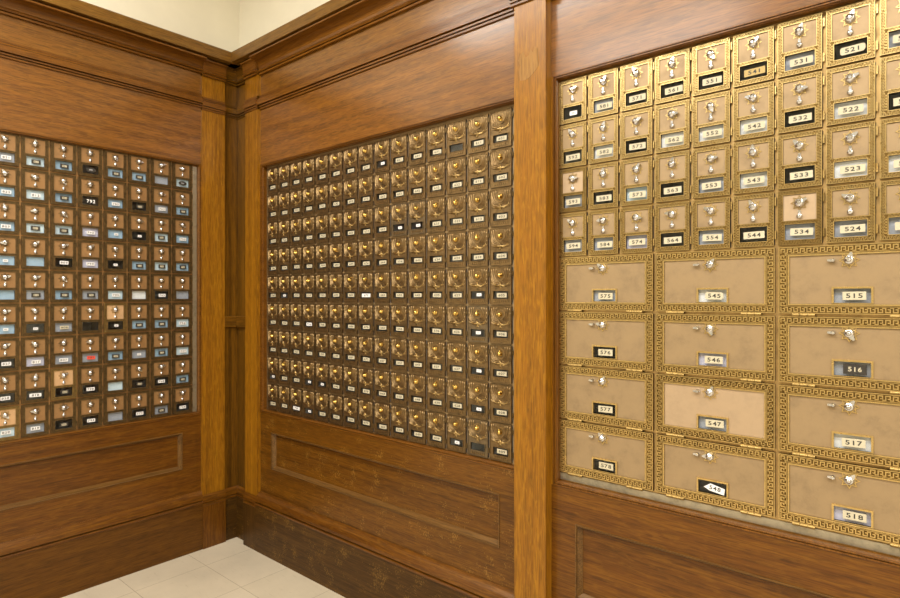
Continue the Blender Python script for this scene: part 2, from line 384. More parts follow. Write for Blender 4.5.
def bay(wall, name, u0, u1, v, op, panel, z_lowtop, tone_low, tone_base, base_d=.027):
    """one oak bay: op = opening (u0,u1,z0,z1) at its outer bead, panel = sunk panel below (u0,u1,z0,z1)"""
    a = AX[wall]; back = (YW if wall == 'b' else -XW) - .002
    mb = MB(); mb.box(u0, u1, v, back, op[3], 2.168); trim(mb, wall, oakm('panel', a), 'wide flat oak panel above the mailboxes of the %s bay' % name, 'panel')
    mb = MB(); mb.box(u0, u1, v + .002, back, 2.168, 2.335); trim(mb, wall, oakm('frieze', a), 'oak frieze board under the crown of the %s bay' % name, 'panel')
    mb = MB()
    if op[0] > u0 + .001: mb.box(u0, op[0], v, back, op[2], op[3])
    if op[1] < u1 - .001: mb.box(op[1], u1, v, back, op[2], op[3])
    if mb.v: trim(mb, wall, oakm('lower' if name != 'near' else 'pilaster', 2), 'narrow oak stiles flanking the mailboxes of the %s bay' % name, 'stile')
    mb = MB(); mb.ring(op[0], op[1], op[2], op[3], [(0, v + .004), (0, v - .003), (.0035, v - .003), (.0035, v + .004), (.0055, v + .004), (.0055, v - .001), (.0085, v - .001), (.0085, v + .006), (.0105, v + .008), (.0105, v + .046)])
    trim(mb, wall, oakm('crown', 2 if name == 'near' else a), 'beaded oak edge framing the mailbox opening of the %s bay' % name)
    mb = MB(); mb.plate(u0, u1, .20, op[2], [panel], v, back - .001); trim(mb, wall, oakm(tone_low, a), 'oak rails below the mailboxes of the %s bay' % name, 'panel')
    mb = MB(); mb.ring(panel[0], panel[1], panel[2], panel[3], [(0, v + .002), (.0005, v - .003), (.004, v - .003), (.0045, v + .003), (.015, v + .016), (.016, v + .019)])
    trim(mb, wall, oakm('rim', a), 'moulded rim of the sunk oak panel in the %s bay' % name)
    mb = MB(); mb.box(panel[0], panel[1], v + .018, back, panel[2], panel[3]); trim(mb, wall, oakm(tone_low, a), 'sunk oak panel low in the %s bay' % name, 'panel')
    run(wall, base_prof(v, base_d), u0, u1, oakm('lower', a), 'rounded oak moulding topping the skirting of the %s bay' % name)
    run(wall, [(v - base_d * .85, 0), (v - base_d * .85, .225)], u0, u1, oakm(tone_base, a), 'tall oak skirting board of the %s bay' % name, 'baseboard', name='baseboard_' + name)
    run(wall, mould_prof(v, .018, *((2.136, 2.205) if wall == 'b' else (2.149, 2.216))), u0, u1, oakm('crown', a), 'fluted oak moulding under the frieze of the %s bay' % name)

def pilaster(wall, name, u0, u1, v, cv, md, tone='pilaster', bd=.012):
    back = (YW if wall == 'b' else -XW) - .002; a = AX[wall]
    mb = MB(); mb.box(u0, u1, v, back, 0, 2.385); trim(mb, wall, oakm(tone, 2), 'upright oak pilaster of the %s' % name, 'pilaster')
    run(wall, mould_prof(v, md, *((2.141, 2.208) if md > .015 else (2.138, 2.202))), u0 - (.012 if md > .015 else 0), u1 + (.012 if md > .015 else 0), oakm('crown', a), 'fluted oak moulding crossing the %s' % name)
    run(wall, crown_prof(v, cv), u0, u1, oakm('crown', a), 'crown moulding crossing the %s' % name)
    run(wall, base_prof(v, bd, .208, .250), u0, u1, oakm('lower', a), 'small base moulding crossing the %s' % name)
    run(wall, [(v - bd * .85, 0), (v - bd * .85, .210)], u0, u1, oakm('basedark' if wall == 'b' else 'lower', 2), 'skirting block at the foot of the %s' % name, 'baseboard')

VL, VB = 2.757, 1.557
# back wall
bay('b', 'middle', -2.529, -1.0267, VB, (-2.529, -1.030, .668, 1.870), (-2.437, -1.106, .404, .582), .582, 'worn', 'basedark', .033)
bay('b', 'near', -.9126, .150, VB, (-.9065, .012, .655, 1.902), (-.831, .052, .330, .553), .553, 'lower', 'basedark', .033)
pilaster('b', 'narrow strip beside the corner', -2.640, -2.529, 1.540, 1.512, .012)
pilaster('b', 'broad post between the bays', -1.0267, -.9126, 1.523, 1.470, .018, bd=.02)
pilaster('b', 'broad post past the brass mailboxes', .150, .264, 1.523, 1.470, .018, bd=.02)
# left wall (u = world y, v = -world x)
bay('l', 'brown', .20, 1.3728, VL, (.535, 1.3728, .655, 1.876), (.36, 1.2830, .404, .580), .58, 'lower', 'base', .020)
pilaster('l', 'strip at the end of the brown bay', 1.3728, 1.490, 2.746, 2.716, .012)
pilaster('l', 'far strip of the brown bay', .09, .20, 2.746, 2.716, .012)
# recessed corner
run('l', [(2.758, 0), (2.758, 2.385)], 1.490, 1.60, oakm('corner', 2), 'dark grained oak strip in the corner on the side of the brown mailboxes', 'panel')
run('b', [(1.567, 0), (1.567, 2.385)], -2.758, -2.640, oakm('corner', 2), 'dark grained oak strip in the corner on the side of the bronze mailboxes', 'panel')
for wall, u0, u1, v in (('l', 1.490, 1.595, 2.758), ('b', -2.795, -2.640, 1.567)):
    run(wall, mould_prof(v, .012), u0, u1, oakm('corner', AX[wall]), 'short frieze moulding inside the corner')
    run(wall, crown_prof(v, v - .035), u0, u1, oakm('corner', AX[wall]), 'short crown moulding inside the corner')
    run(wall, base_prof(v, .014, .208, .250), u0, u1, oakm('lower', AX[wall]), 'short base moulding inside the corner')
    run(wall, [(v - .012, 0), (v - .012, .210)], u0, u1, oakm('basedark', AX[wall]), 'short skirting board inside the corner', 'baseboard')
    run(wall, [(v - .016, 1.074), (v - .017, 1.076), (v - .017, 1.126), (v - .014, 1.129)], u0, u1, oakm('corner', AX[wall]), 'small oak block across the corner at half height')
# crowns of the bays and the top fascia
run('b', crown_prof(VB, 1.494), -2.529, -1.0267, oakm('crown', 0), 'oak crown moulding over the dark bronze mailboxes')
run('b', crown_prof(VB, 1.494), -.9126, .150, oakm('crown', 0), 'oak crown moulding over the brass mailboxes')
run('l', crown_prof(VL, 2.694, 2.316), .20, 1.3728, oakm('crown', 1), 'oak crown moulding over the brown mailboxes')
run('b', [(1.500, 2.3892), (1.492, 2.3905), (1.492, 2.440), (1.500, 2.446)], -2.80, .35, oakm('fascia', 0), 'flat oak fascia capping the panelling of the bronze and brass mailboxes')
run('l', [(2.700, 2.3892), (2.690, 2.3905), (2.690, 2.440), (2.698, 2.446)], .0, 1.598, oakm('fascia', 1), 'flat oak fascia capping the panelling of the brown mailboxes')
# pale patch where the varnish of the broad post has come off
pts = [(-1.0040, 1.903), (-.985, 1.900), (-.966, 1.906), (-.946, 1.923), (-.937, 1.935), (-.940, 1.988), (-.952, 1.996), (-.957, 1.978), (-.965, 1.990), (-.972, 1.974), (-.984, 1.970), (-.991, 1.990), (-1.004, 1.984), (-1.011, 1.968), (-1.004, 1.950), (-1.009, 1.933)]
mb = MB(); mb.prism_y(pts, 1.5224, 1.5232)
trim(mb, 'b', oak('oak_bare', 2, (0.25, 0.125, 0.035), (0.31, 0.160, 0.048), (0.37, 0.20, 0.065), rough=0.6, fleck=0.1, coat=0.0), 'pale bare patch high on the broad post', 'patch')

# ------------------------------------------------------------------ lettering
GLYPH = {}
def load_glyphs(chars='0123456789'):
    for ch in chars:
        cu = bpy.data.curves.new('glyph', 'FONT'); cu.body = ch; cu.size = 1.0; cu.resolution_u = 3; cu.offset = 0.022
        ob = bpy.data.objects.new('glyph', cu); col.objects.link(ob)
        bpy.context.view_layer.update()
        ev = ob.evaluated_get(bpy.context.evaluated_depsgraph_get()); me = ev.to_mesh()
        vs = [(v.co.x, v.co.y) for v in me.vertices]; fs = [tuple(p.vertices) for p in me.polygons]
        ev.to_mesh_clear(); bpy.data.objects.remove(ob); bpy.data.curves.remove(cu)
        x0 = min(p[0] for p in vs); x1 = max(p[0] for p in vs); y0 = min(p[1] for p in vs); y1 = max(p[1] for p in vs)
        GLYPH[ch] = ([((x - (x0 + x1) / 2), (y - y0) / (y1 - y0)) for x, y in vs], fs, x1 - x0, y1 - y0)
load_glyphs()
def digits(mb, text, cx, cz, h, y, mi, wide=1.35, rot=0.0):
    adv = h * .80 * wide
    for i, ch in enumerate(text):
        vs, fs, w, hh = GLYPH[ch]
        ox = (i - (len(text) - 1) / 2) * adv
        out = []
        for x, z in vs:
            px, pz = ox + x / hh * h * wide, (z - .5) * h
            out.append((cx + px * math.cos(rot) - pz * math.sin(rot), y, cz + px * math.sin(rot) + pz * math.cos(rot)))
        mb.add(out, [tuple(f) for f in fs], mi)

def card_mesh(text, style, w, h, th):
    """number card seen from -y, centred on the origin, back at y = 0"""
    mb = MB(); t = .0007
    if style == 'plate':
        mb.bevbox(-w * .5, w * .5, -t * 1.6, 0, -h * .62, h * .62, .0004, 0)
        mb.box(-w * .27, w * .27, -t * 2.3, -t * 1.6, -h * .30, h * .30, 1)
        digits(mb, text, 0, 0, h * .40, -t * 2.3 - .0001, 2, 1.1)
        mats = [M['plate'], M['card'], M['ink']]
    elif style == 'goldplate':
        mb.bevbox(-w * .5, w * .5, -t * 1.6, 0, -h * .62, h * .62, .0004, 0)
        digits(mb, text, 0, 0, th, -t * 1.6 - .0001, 1, 1.1); mats = [M['plate'], M['card']]
    elif style == 'bare':
        digits(mb, text, 0, 0, th * 1.8, -.0004, 0, 1.0); mats = [M['ink_white']]
    elif style == 'small':
        mb.box(-w * .26, w * .26, -t, 0, -h * .36, h * .36, 0); digits(mb, text, 0, 0, th * .55, -t - .0001, 1, .9); mats = [M['card_white'], M['ink']]
    elif style == 'oval':
        n = 20; mb.prism_y([(w * .62 * math.cos(2 * PI * k / n), h * .72 * math.sin(2 * PI * k / n)) for k in range(n)], -t, 0, 0)
        digits(mb, text, 0, 0, th * .7, -t - .0001, 1, 1.0); mats = [M['plate'], M['card_white']]
    elif style == 'torn':
        mb.prism_y([(-w * .62, -.001), (-w * .30, -h * .45), (w * .5, -h * .75), (w * .55, h * .1), (-w * .25, h * .55)], -t, 0, 0)
        digits(mb, text, 0, -h * .05, th, -t - .0001, 1, 1.2, -.12); mats = [M['card_white'], M['ink']]
    elif style == 'cornered':
        mb.prism_y([(-w * .5, -h * .3), (-w * .44, -h * .5), (w * .42, -h * .5), (w * .5, -h * .2), (w * .5, h * .32), (w * .42, h * .5), (-w * .44, h * .5), (-w * .5, h * .3)], -t, 0, 0)
        digits(mb, text, 0, 0, th, -t - .0001, 1); mats = [M['card'], M['ink']]
    else:
        mb.box(-w * .5, w * .5, -t, 0, -h * .5, h * .5, 0); digits(mb, text, 0, 0, th, -t - .0001, 1)
        mats = [{'cream': M['card'], 'white': M['card_white'], 'red': M['card_red'], 'wide': M['card_white'], 'gold': M['card_gold']}[style], M['ink']]
    return mb.mesh('number_card', mats)

# ------------------------------------------------------------------ door pieces (local: x across, z up, -y towards the room; origin at the cell's bottom centre, door back at y = 0)
def meander(mb, a0, a1, c0, c1, horiz, y, hgt, unit, flip=False, mi=0):
    """Greek key between a0..a1 along the strip, c0..c1 across it"""
    n = max(1, round((a1 - a0) / unit)); u = (a1 - a0) / n; h = c1 - c0; t = u / 6 * .92; g = h / 4.6
    def bar(p0, p1, q0, q1):
        if flip: q0, q1 = h - q1, h - q0
        if horiz: mb.box(a0 + p0, a0 + p1, y - hgt, y, c0 + q0, c0 + q1, mi, back=False)
        else: mb.box(c0 + q0, c0 + q1, y - hgt, y, a0 + p0, a0 + p1, mi, back=False)
    for k in range(n):
        o = k * u; s = u / 6
        bar(o + .2 * s, o + .2 * s + t, 0, h)
        bar(o + .2 * s, o + 4.6 * s, h - g, h)
        bar(o + 3.7 * s, o + 3.7 * s + t, g * 1.2, h)
        bar(o + 2.2 * s, o + 4.6 * s, g * 1.2, g * 2.1)
        bar(o + 3.9 * s, o + 6.3 * s, 0, g * .85)

def star(r0, r1, n, cx, cz):
    return [((r0 if k % 2 == 0 else r1) * math.cos(PI * k / n + PI / 2) + cx, (r0 if k % 2 == 0 else r1) * math.sin(PI * k / n + PI / 2) + cz) for k in range(2 * n)]

def dial_mesh(mat, R=.0102):
    mb = MB()
    mb.lathe_y([(R * 1.05, 0), (R * 1.05, -.002), (R * .92, -.003), (R * .86, -.009), (R * .74, -.0105), (R * .50, -.0108), (R * .46, -.0135), (R * .30, -.0145)], seg=18)
    return mb.mesh('dial', mat)

def pointer_mesh(mat, R=.0102):
    mb = MB(); mb.prism_y([(-R * .55, R * .78), (R * .55, R * .78), (R * .16, R * 1.75), (-R * .16, R * 1.75)][::-1], -.0085, -.002)
    return mb.mesh('pointer', mat)

def latch_mesh(mat, s=1.0):
    """keyhole cover: slim neck with a round drop below"""
    mb = MB(); w = .0026 * s
    mb.prism_y([(-w, -.001 * s), (w, -.001 * s), (w * .8, .0065 * s), (w * .6, .0078 * s), (-w * .6, .0078 * s), (-w * .8, .0065 * s)], -.004, 0)
    mb.lathe_y([(.0054 * s, 0), (.0054 * s, -.0035), (.0042 * s, -.0060), (.0018 * s, -.0072)], 0, -.003 * s, 12)
    return mb.mesh('latch', mat)

def side_latch_mesh(mat):
    mb = MB()
    mb.lathe_y([(.0052, 0), (.0052, -.003), (.0040, -.004), (.0044, -.009), (.0030, -.0115)], 0, 0, 12)
    mb.prism_y([(-.011, .0026), (-.011, -.0014), (-.003, -.0030), (.003, -.0022), (.003, .0038)], -.008, -.003)
    return mb.mesh('latch', mat)

def hinge_mesh(mat, ln, horiz):
    mb = MB()
    if horiz:
        for a, b in ((0, .32), (.34, .66), (.68, 1)): mb.cyl_x(-ln / 2 + ln * a, -ln / 2 + ln * b, -.001, 0, .0040)
        mb.box(-ln / 2, ln / 2, .0005, .0030, -.0005, .005)
    else:
        for a, b in ((0, .32), (.34, .66), (.68, 1)): mb.cyl_z(0, 0, -ln / 2 + ln * a, -ln / 2 + ln * b, .0024)
        mb.box(-.0028, .0005, .0005, .0025, -ln / 2, ln / 2)
    return mb.mesh('hinge', mat)

def pane_mesh(x0, x1, z0, z1, y):
    mb = MB(); mb.bevbox(x0, x1, y, y + .004, z0, z1, .0028); return mb.mesh('window_pane', M['glass'])

def compartment_mesh(x0, x1, z0, z1, depth, y=0.0):
    mb = MB()
    v = [(x0, y, z0), (x1, y, z0), (x1, y, z1), (x0, y, z1), (x0, y + depth, z0), (x1, y + depth, z0), (x1, y + depth, z1), (x0, y + depth, z1)]
    mb.add(v, [(4, 5, 1, 0), (5, 6, 2, 1), (6, 7, 3, 2), (7, 4, 0, 3), (7, 6, 5, 4)])
    return mb.mesh('compartment', M['inside'])

class Kit: pass

def small_kit(cw, ch, frame, recess, panel, knob, rosette):
    """square-windowed small box (brass ones and brown ones)"""
    k = Kit(); k.cw, k.ch = cw, ch
    w, h = cw * .915, ch * .955; x0, x1 = -cw / 2 + cw * .022, -cw / 2 + cw * .022 + w; z0, z1 = ch * .022, ch * .022 + h
    b = .0098; xm = (x0 + x1) / 2; k.xm = xm
    wz0, wz1 = z0 + .0115, z0 + .0115 + h * .285; wx0, wx1 = x0 + w * .165, x1 - w * .155
    pz0, pz1 = wz1 + .0088, z1 - b; px0, px1 = x0 + b + .0012, x1 - b - .0012
    k.win = (wx0, wx1, wz0, wz1)
    F = -.007
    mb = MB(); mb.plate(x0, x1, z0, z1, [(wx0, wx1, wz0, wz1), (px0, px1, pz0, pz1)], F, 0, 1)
    # outer lip, inner lips
    for (a0, a1, c0, c1, d) in ((x0, x1, z0, z1, .0014), ):
        mb.plate(a0, a1, c0, c1, [(a0 + d, a1 - d, c0 + d, c1 - d)], F - .0012, F, 0)
    mb.plate(px0 - .0014, px1 + .0014, pz0 - .0014, pz1 + .0014, [(px0, px1, pz0, pz1)], F - .0010, F, 0)
    mb.plate(wx0 - .0016, wx1 + .0016, wz0 - .0016, wz1 + .0016, [(wx0, wx1, wz0, wz1)], F - .0014, F, 0)
    i, o = .0022, b - .0012; un = .0068
    meander(mb, x0 + .002, x1 - .002, z1 - o, z1 - i, True, F, .0009, un, False, 0)
    meander(mb, x0 + .002, x1 - .002, z0 + i, z0 + o, True, F, .0009, un, True, 0)
    meander(mb, z0 + o, z1 - o, x0 + i, x0 + o, False, F, .0009, un, True, 0)
    meander(mb, z0 + o, z1 - o, x1 - o, x1 - i, False, F, .0009, un, False, 0)
    meander(mb, wx0, wx1, wz1 + .0022, pz0 - .0020, True, F, .0009, un, False, 0)
    for a0, a1 in ((x0 + o, wx0 - .002), (wx1 + .002, x1 - o)):     # beads beside the window
        for q in range(6):
            zz = wz0 + (wz1 - wz0) * (q + .5) / 6; mb.box((a0 + a1) / 2 - .0013, (a0 + a1) / 2 + .0013, F - .0008, F, zz - .0016, zz + .0016, 0, back=False)
    k.door = mb.mesh('door', [frame, recess])
    mb = MB(); mb.bevbox(px0, px1, F + .0018, -.001, pz0, pz1, .0006); k.panel = mb.mesh('face_panel', panel)
    k.dial_z = z1 - h * .235; k.dial_y = F + .0006
    mb = MB(); P = F + .0017
    mb.ringband(star(.0190, .0118, 8, 0, 0), star(.0158, .0094, 8, 0, 0), P - .0011, P + .0002)
    n = 16; mb.ringband([(.0112 * math.cos(2 * PI * q / n), .0112 * math.sin(2 * PI * q / n)) for q in range(n)], [(.0088 * math.cos(2 * PI * q / n), .0088 * math.sin(2 * PI * q / n)) for q in range(n)], P - .0014, P + .0002)
    k.rosette = mb.mesh('rosette', rosette)
    k.dial = dial_mesh(knob); k.pointer = pointer_mesh(knob); k.latch = latch_mesh(knob, 1.22); k.latch_pos = (xm, P, z1 - h * .445)
    k.hinge = hinge_mesh(frame, h * .155, False); k.hinges = [(x1 + .0030, -.004, z1 - h * .17), (x1 + .0030, -.004, z0 + h * .20)]
    k.pane = pane_mesh(wx0, wx1, wz0, wz1, -.0050); k.pane_y = -.0051
    k.comp = compartment_mesh(-cw / 2 + .0055, cw / 2 - .0055, .0055, ch - .0055, .12)
    k.card_c = ((wx0 + wx1) / 2 + .002, wz0 + (wz1 - wz0) * .47); k.card = (.047, .0172, .0098)
    return k

def large_kit(cw, ch, panel, rosette):
    k = Kit(); k.cw, k.ch = cw, ch
    w, h = cw - .0085, ch * .955; x0, x1 = -w / 2, w / 2; z0, z1 = ch * .030, ch * .030 + h; k.xm = 0
    b = .0225; F = -.007
    px0, px1, pz0, pz1 = x0 + b, x1 - b, z0 + b, z1 - b
    wx0, wx1 = -.033, .036; wz0, wz1 = pz0 + .0030, pz0 + .0030 + h * .205
    k.win = (wx0, wx1, wz0, wz1)
    mb = MB(); mb.plate(x0, x1, z0, z1, [(px0, px1, pz0, pz1)], F, 0, 1)
    d = .0020; mb.plate(x0, x1, z0, z1, [(x0 + d, x1 - d, z0 + d, z1 - d)], F - .0014, F, 0)
    e = .0165; mb.plate(x0 + e, x1 - e, z0 + e, z1 - e, [(x0 + e + .0013, x1 - e - .0013, z0 + e + .0013, z1 - e - .0013)], F - .0012, F, 0)
    mb.plate(px0 - .0032, px1 + .0032, pz0 - .0032, pz1 + .0032, [(px0, px1, pz0, pz1)], F - .0014, F, 0)
    i, o = .0036, .0152; un = .0132
    meander(mb, x0 + .0035, x1 - .0035, z1 - o, z1 - i, True, F, .0012, un, False, 0)
    meander(mb, x0 + .0035, x1 - .0035, z0 + i, z0 + o, True, F, .0012, un, True, 0)
    meander(mb, z0 + o + .001, z1 - o - .001, x0 + i, x0 + o, False, F, .0012, un, True, 0)
    meander(mb, z0 + o + .001, z1 - o - .001, x1 - o, x1 - i, False, F, .0012, un, False, 0)
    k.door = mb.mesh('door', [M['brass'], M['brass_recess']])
    mb = MB(); mb.plate(px0, px1, pz0, pz1, [(wx0, wx1, wz0, wz1)], F + .0018, -.001); k.panel = mb.mesh('face_panel', panel)
    mb = MB(); t = .0042; mb.plate(wx0 - t, wx1 + t, wz0 - .0015, wz1 + t, [(wx0, wx1, wz0, wz1)], F - .0016, -.002); k.wframe = mb.mesh('window_frame', M['brass'])
    k.dial_z = z1 - h * .225; k.dial_y = F + .0006; k.dial_x = -.004
    P = F + .0017; mb = MB()
    mb.ringband(star(.0205, .0130, 8, 0, 0), star(.0172, .0104, 8, 0, 0), P - .0012, P + .0002)
    n = 16; mb.ringband([(.0120 * math.cos(2 * PI * q / n), .0120 * math.sin(2 * PI * q / n)) for q in range(n)], [(.0092 * math.cos(2 * PI * q / n), .0092 * math.sin(2 * PI * q / n)) for q in range(n)], P - .0014, P + .0002)
    k.rosette = mb.mesh('rosette', rosette)
    k.dial = dial_mesh(M['chrome'], .0104); k.pointer = pointer_mesh(M['chrome'], .0104); k.latch = side_latch_mesh(M['chrome']); k.latch_pos = (-.034, P, k.dial_z)
    k.hinge = hinge_mesh(M['brass_dull'], .046, True); k.hinges = [(x0 + w * .18, -.006, z0 - .0034), (x0 + w * .82, -.006, z0 - .0034)]
    k.pane = pane_mesh(wx0, wx1, wz0, wz1, -.0045); k.pane_y = -.0046
    k.comp = compartment_mesh(-cw / 2 + .0065, cw / 2 - .0065, .0065, ch - .0065, .20)
    k.card_c = ((wx0 + wx1) / 2 + .004, wz0 + (wz1 - wz0) * .50); k.card = (.044, .0185, .0105)
    return k

def bronze_kit(cw, ch, body):
    """cast bronze box: swags round the dial, spread eagle, small window over a toothed ledge"""
    k = Kit(); k.cw, k.ch = cw, ch
    w, h = cw * .905, ch * .955; x0, x1 = -cw / 2 + cw * .022, -cw / 2 + cw * .022 + w; z0, z1 = ch * .022, ch * .022 + h; xm = (x0 + x1) / 2; k.xm = xm
    F = -.0045
    wx0, wx1 = x0 + w * .16, x1 - w * .14; wz0, wz1 = z0 + h * .150, z0 + h * .150 + h * .205
    k.win = (wx0, wx1, wz0, wz1)
    mb = MB(); mb.plate(x0, x1, z0, z1, [(wx0, wx1, wz0, wz1)], F, 0, 0)
    d = .0020; mb.plate(x0, x1, z0, z1, [(x0 + d, x1 - d, z0 + d, z1 - d)], F - .0016, F, 0)
    mb.plate(wx0 - .0026, wx1 + .0026, wz0 - .0026, wz1 + .0026, [(wx0, wx1, wz0, wz1)], F - .0020, F, 0)
    for q in range(7):                                              # teeth on the bottom ledge
        xx = wx0 + (wx1 - wx0) * (q + .5) / 7; mb.box(xx - .0025, xx + .0025, F - .0022, F, z0 + h * .055, z0 + h * .105, 1, back=False)
    dz = z1 - h * .225; k.dial_z = dz; k.dial_y = F - .0022; k.dial_x = xm
    zlo = wz1 + .004
    def clip(pts):
        return [p for p in pts if x0 + .004 < p[0] < x1 - .004 and zlo < p[1] < z1 - .003]
    # drapery swags falling from the top and sides and gathered under the dial
    ez = z1 - h * .500
    def bez(p0, p1, p2, n=11):
        return [((1 - t) ** 2 * p0[0] + 2 * t * (1 - t) * p1[0] + t * t * p2[0], (1 - t) ** 2 * p0[1] + 2 * t * (1 - t) * p1[1] + t * t * p2[1]) for t in [q / (n - 1) for q in range(n)]]
    hw = (x1 - x0) / 2 - .0045
    for sgn in (-1, 1):
        for fx, fz, kx, kz, ex, e2 in ((.46, .000, .56, .62, .30, .012), (.72, .000, .74, .70, .24, .010), (.96, .002, .90, .78, .20, .008), (1.0, .016, .90, .90, .16, .006), (1.0, .032, .80, 1.02, .12, .003), (1.0, .048, .70, 1.10, .10, -.001)):
            p0 = (xm + sgn * hw * fx, z1 - .0045 - fz); p2 = (xm + sgn * hw * ex, ez + e2 + .007); p1 = (xm + sgn * hw * kx, z1 - (z1 - ez) * kz)
            pts = clip(bez(p0, p1, p2))
            if len(pts) > 2:
                n = len(pts); mb.ridge(pts, [.0007 + .0019 * math.sin(PI * min(1, .25 + .75 * q / (n - 1))) for q in range(n)], F, .0034, 1)
    n = 16
    mb.ringband([(xm + .0175 * math.cos(2 * PI * q / n), dz + .0175 * math.sin(2 * PI * q / n)) for q in range(n)], [(xm + .0140 * math.cos(2 * PI * q / n), dz + .0140 * math.sin(2 * PI * q / n)) for q in range(n)], F - .0026, F, 1)
    mb.lathe_y([(.0135, F), (.0135, F - .0022)], xm, dz, 16, 0)
    k.door = mb.mesh('door', [body, M['bronze_hi']])
    # eagle
    ez = z1 - h * .500; mb = MB()
    mb.ridge([(xm, ez - .0085), (xm, ez - .003), (xm, ez + .004), (xm - .0006, ez + .0085)], [.0016, .0046, .0040, .0018], F - .0014, .0042)
    mb.lathe_y([(.0030, F - .0014), (.0024, F - .0050), (.0008, F - .0060)], xm - .0008, ez + .0088, 8)
    mb.ridge([(xm - .003, ez + .0088), (xm - .0056, ez + .0078)], [.0014, .0004], F - .003, .0022)
    for sgn in (-1, 1):
        for q, (dx, dzz, wd) in enumerate(((.034, .0125, .0026), (.030, .0060, .0024), (.024, .0005, .0022), (.016, -.0050, .0020))):
            pts = []
            for j in range(6):
                t = j / 5; pts.append((xm + sgn * (.003 + dx * t), ez + .002 + dzz * t * t - .0030 * math.sin(t * PI)))
            mb.ridge(pts, [wd * (1 - .75 * j / 5) for j in range(6)], F - .0010, .0052)
        mb.ridge([(xm + sgn * .001, ez - .006), (xm + sgn * .006, ez - .0115)], [.0018, .0006], F - .001, .003)
    k.eagle = mb.mesh('eagle_emblem', M['eagle'])
    mb = MB(); R = .0082
    mb.lathe_y([(R, 0), (R, -.0025), (R * .82, -.0035), (R * .78, -.0085), (R * .55, -.0105), (R * .2, -.0112)], seg=14)
    mb.prism_y([(-R * .45, R * .7), (R * .45, R * .7), (R * .14, R * 1.5), (-R * .14, R * 1.5)][::-1], -.006, -.0015)
    k.dial = mb.mesh('dial', M['knob'])
    k.hinge = hinge_mesh(M['brown'], h * .13, False); k.hinges = [(x1 + .0034, -.0035, z1 - h * .18), (x1 + .0034, -.0035, z0 + h * .22)]
    k.pane = pane_mesh(wx0, wx1, wz0, wz1, -.0030); k.pane_y = -.0031
    k.comp = compartment_mesh(-cw / 2 + .0060, cw / 2 - .0060, .0060, ch - .0060, .12)
    k.card_c = ((wx0 + wx1) / 2 + .003, wz0 + (wz1 - wz0) * .50); k.card = (.040, .0146, .0084)
    return k

def child(name, me, root, loc=(0, 0, 0), rot=None):
    o = bpy.data.objects.new(name, me); col.objects.link(o); o.parent = root; o.location = loc
    if rot: o.rotation_euler = rot
    return o

def make_box(k, number, card_style, name='mailbox'):
    root = bpy.data.objects.new(name, None); root.empty_display_size = .03; col.objects.link(root)
    child('door', k.door, root)
    if hasattr(k, 'panel'): child('face_panel', k.panel, root)
    if hasattr(k, 'wframe'): child('window_frame', k.wframe, root)
    pane = child('window_pane', k.pane, root)
    dx = getattr(k, 'dial_x', k.xm)
    if hasattr(k, 'rosette'): child('rosette', k.rosette, root, (dx, 0, k.dial_z))
    if hasattr(k, 'eagle'): child('eagle_emblem', k.eagle, root)
    dial = child('dial', k.dial, root, (dx, k.dial_y, k.dial_z), (0, random.choice([-.9, -.5, 0, .4, .7, 1.1, 1.6, -1.5, 2.6]) + random.uniform(-.2, .2), 0))
    if hasattr(k, 'pointer'): child('pointer', k.pointer, dial)
    if hasattr(k, 'latch'): child('latch', k.latch, root, k.latch_pos)
    for p in k.hinges: child('hinge', k.hinge, root, p)
    child('compartment', k.comp, root)
    if card_style:
        w, h, th = k.card
        if card_style == 'wide': w *= 1.3
        child('number_card', card_mesh(number, card_style, w, h, th), pane, (k.card_c[0] + random.uniform(-.002, .002), k.pane_y, k.card_c[1] + random.uniform(-.001, .001)), (0, random.uniform(-.03, .03), 0))
    return root

def envelope(k, root, colour, number, what, group):
    wx0, wx1, wz0, wz1 = k.win
    w = (wx1 - wx0) + .012; h = (wz1 + .004 - .0065) * random.uniform(.93, 1.03)
    mb = MB(); t = .0015
    mb.box(-w / 2, w / 2, -t, t, 0, h)
    # flap line
    mb.prism_y([(-w / 2 + .001, h - .001), (0, h * .55), (w / 2 - .001, h - .001)], -t - .0006, -t)
    o = mb.build('envelope', M[colour])
    cname = {'mail_white': 'white', 'mail_grey': 'grey', 'mail_lilac': 'pale lilac', 'mail_daylight_blue': 'daylight-tinted blue', 'mail_pale': 'pale blue-tinted'}[colour]
    tag(o, ('%s envelope inside %s %s' % (cname, what, number)).strip(), 'envelope', group)
    o.matrix_world = root_matrix(root) @ Matrix.Translation((k.xm, .0030 + random.uniform(0, .002), .0075)) @ Matrix.Rotation(random.uniform(-.03, .03), 4, 'Z') @ Matrix.Rotation(random.uniform(-.06, .0), 4, 'X')
    return o

def root_matrix(r):
    return Matrix.Translation(r.location) @ r.rotation_euler.to_matrix().to_4x4()

def rack(wall, u0, u1, z0, z1, cells, v, m, label):
    """the metal grid that the doors hang on: cells = (u0,u1,z0,z1) openings"""
    mb = MB(); mb.plate(u0, u1, z0, z1, [(a + .005, b - .005, c + .005, d - .005) for a, b, c, d in cells], v, v + .012)
    if wall == 'l': mb.v = [(-y, x, z) for x, y, z in mb.v]
    return tag(mb.build('mailbox_rack', m), label, 'rack')

ORD = ['zeroth', 'first', 'second', 'third', 'fourth', 'fifth', 'sixth', 'seventh', 'eighth', 'ninth', 'tenth']
PLANE_B, PLANE_L = 1.585, 2.779            # rack faces; the doors stand 7 mm proud

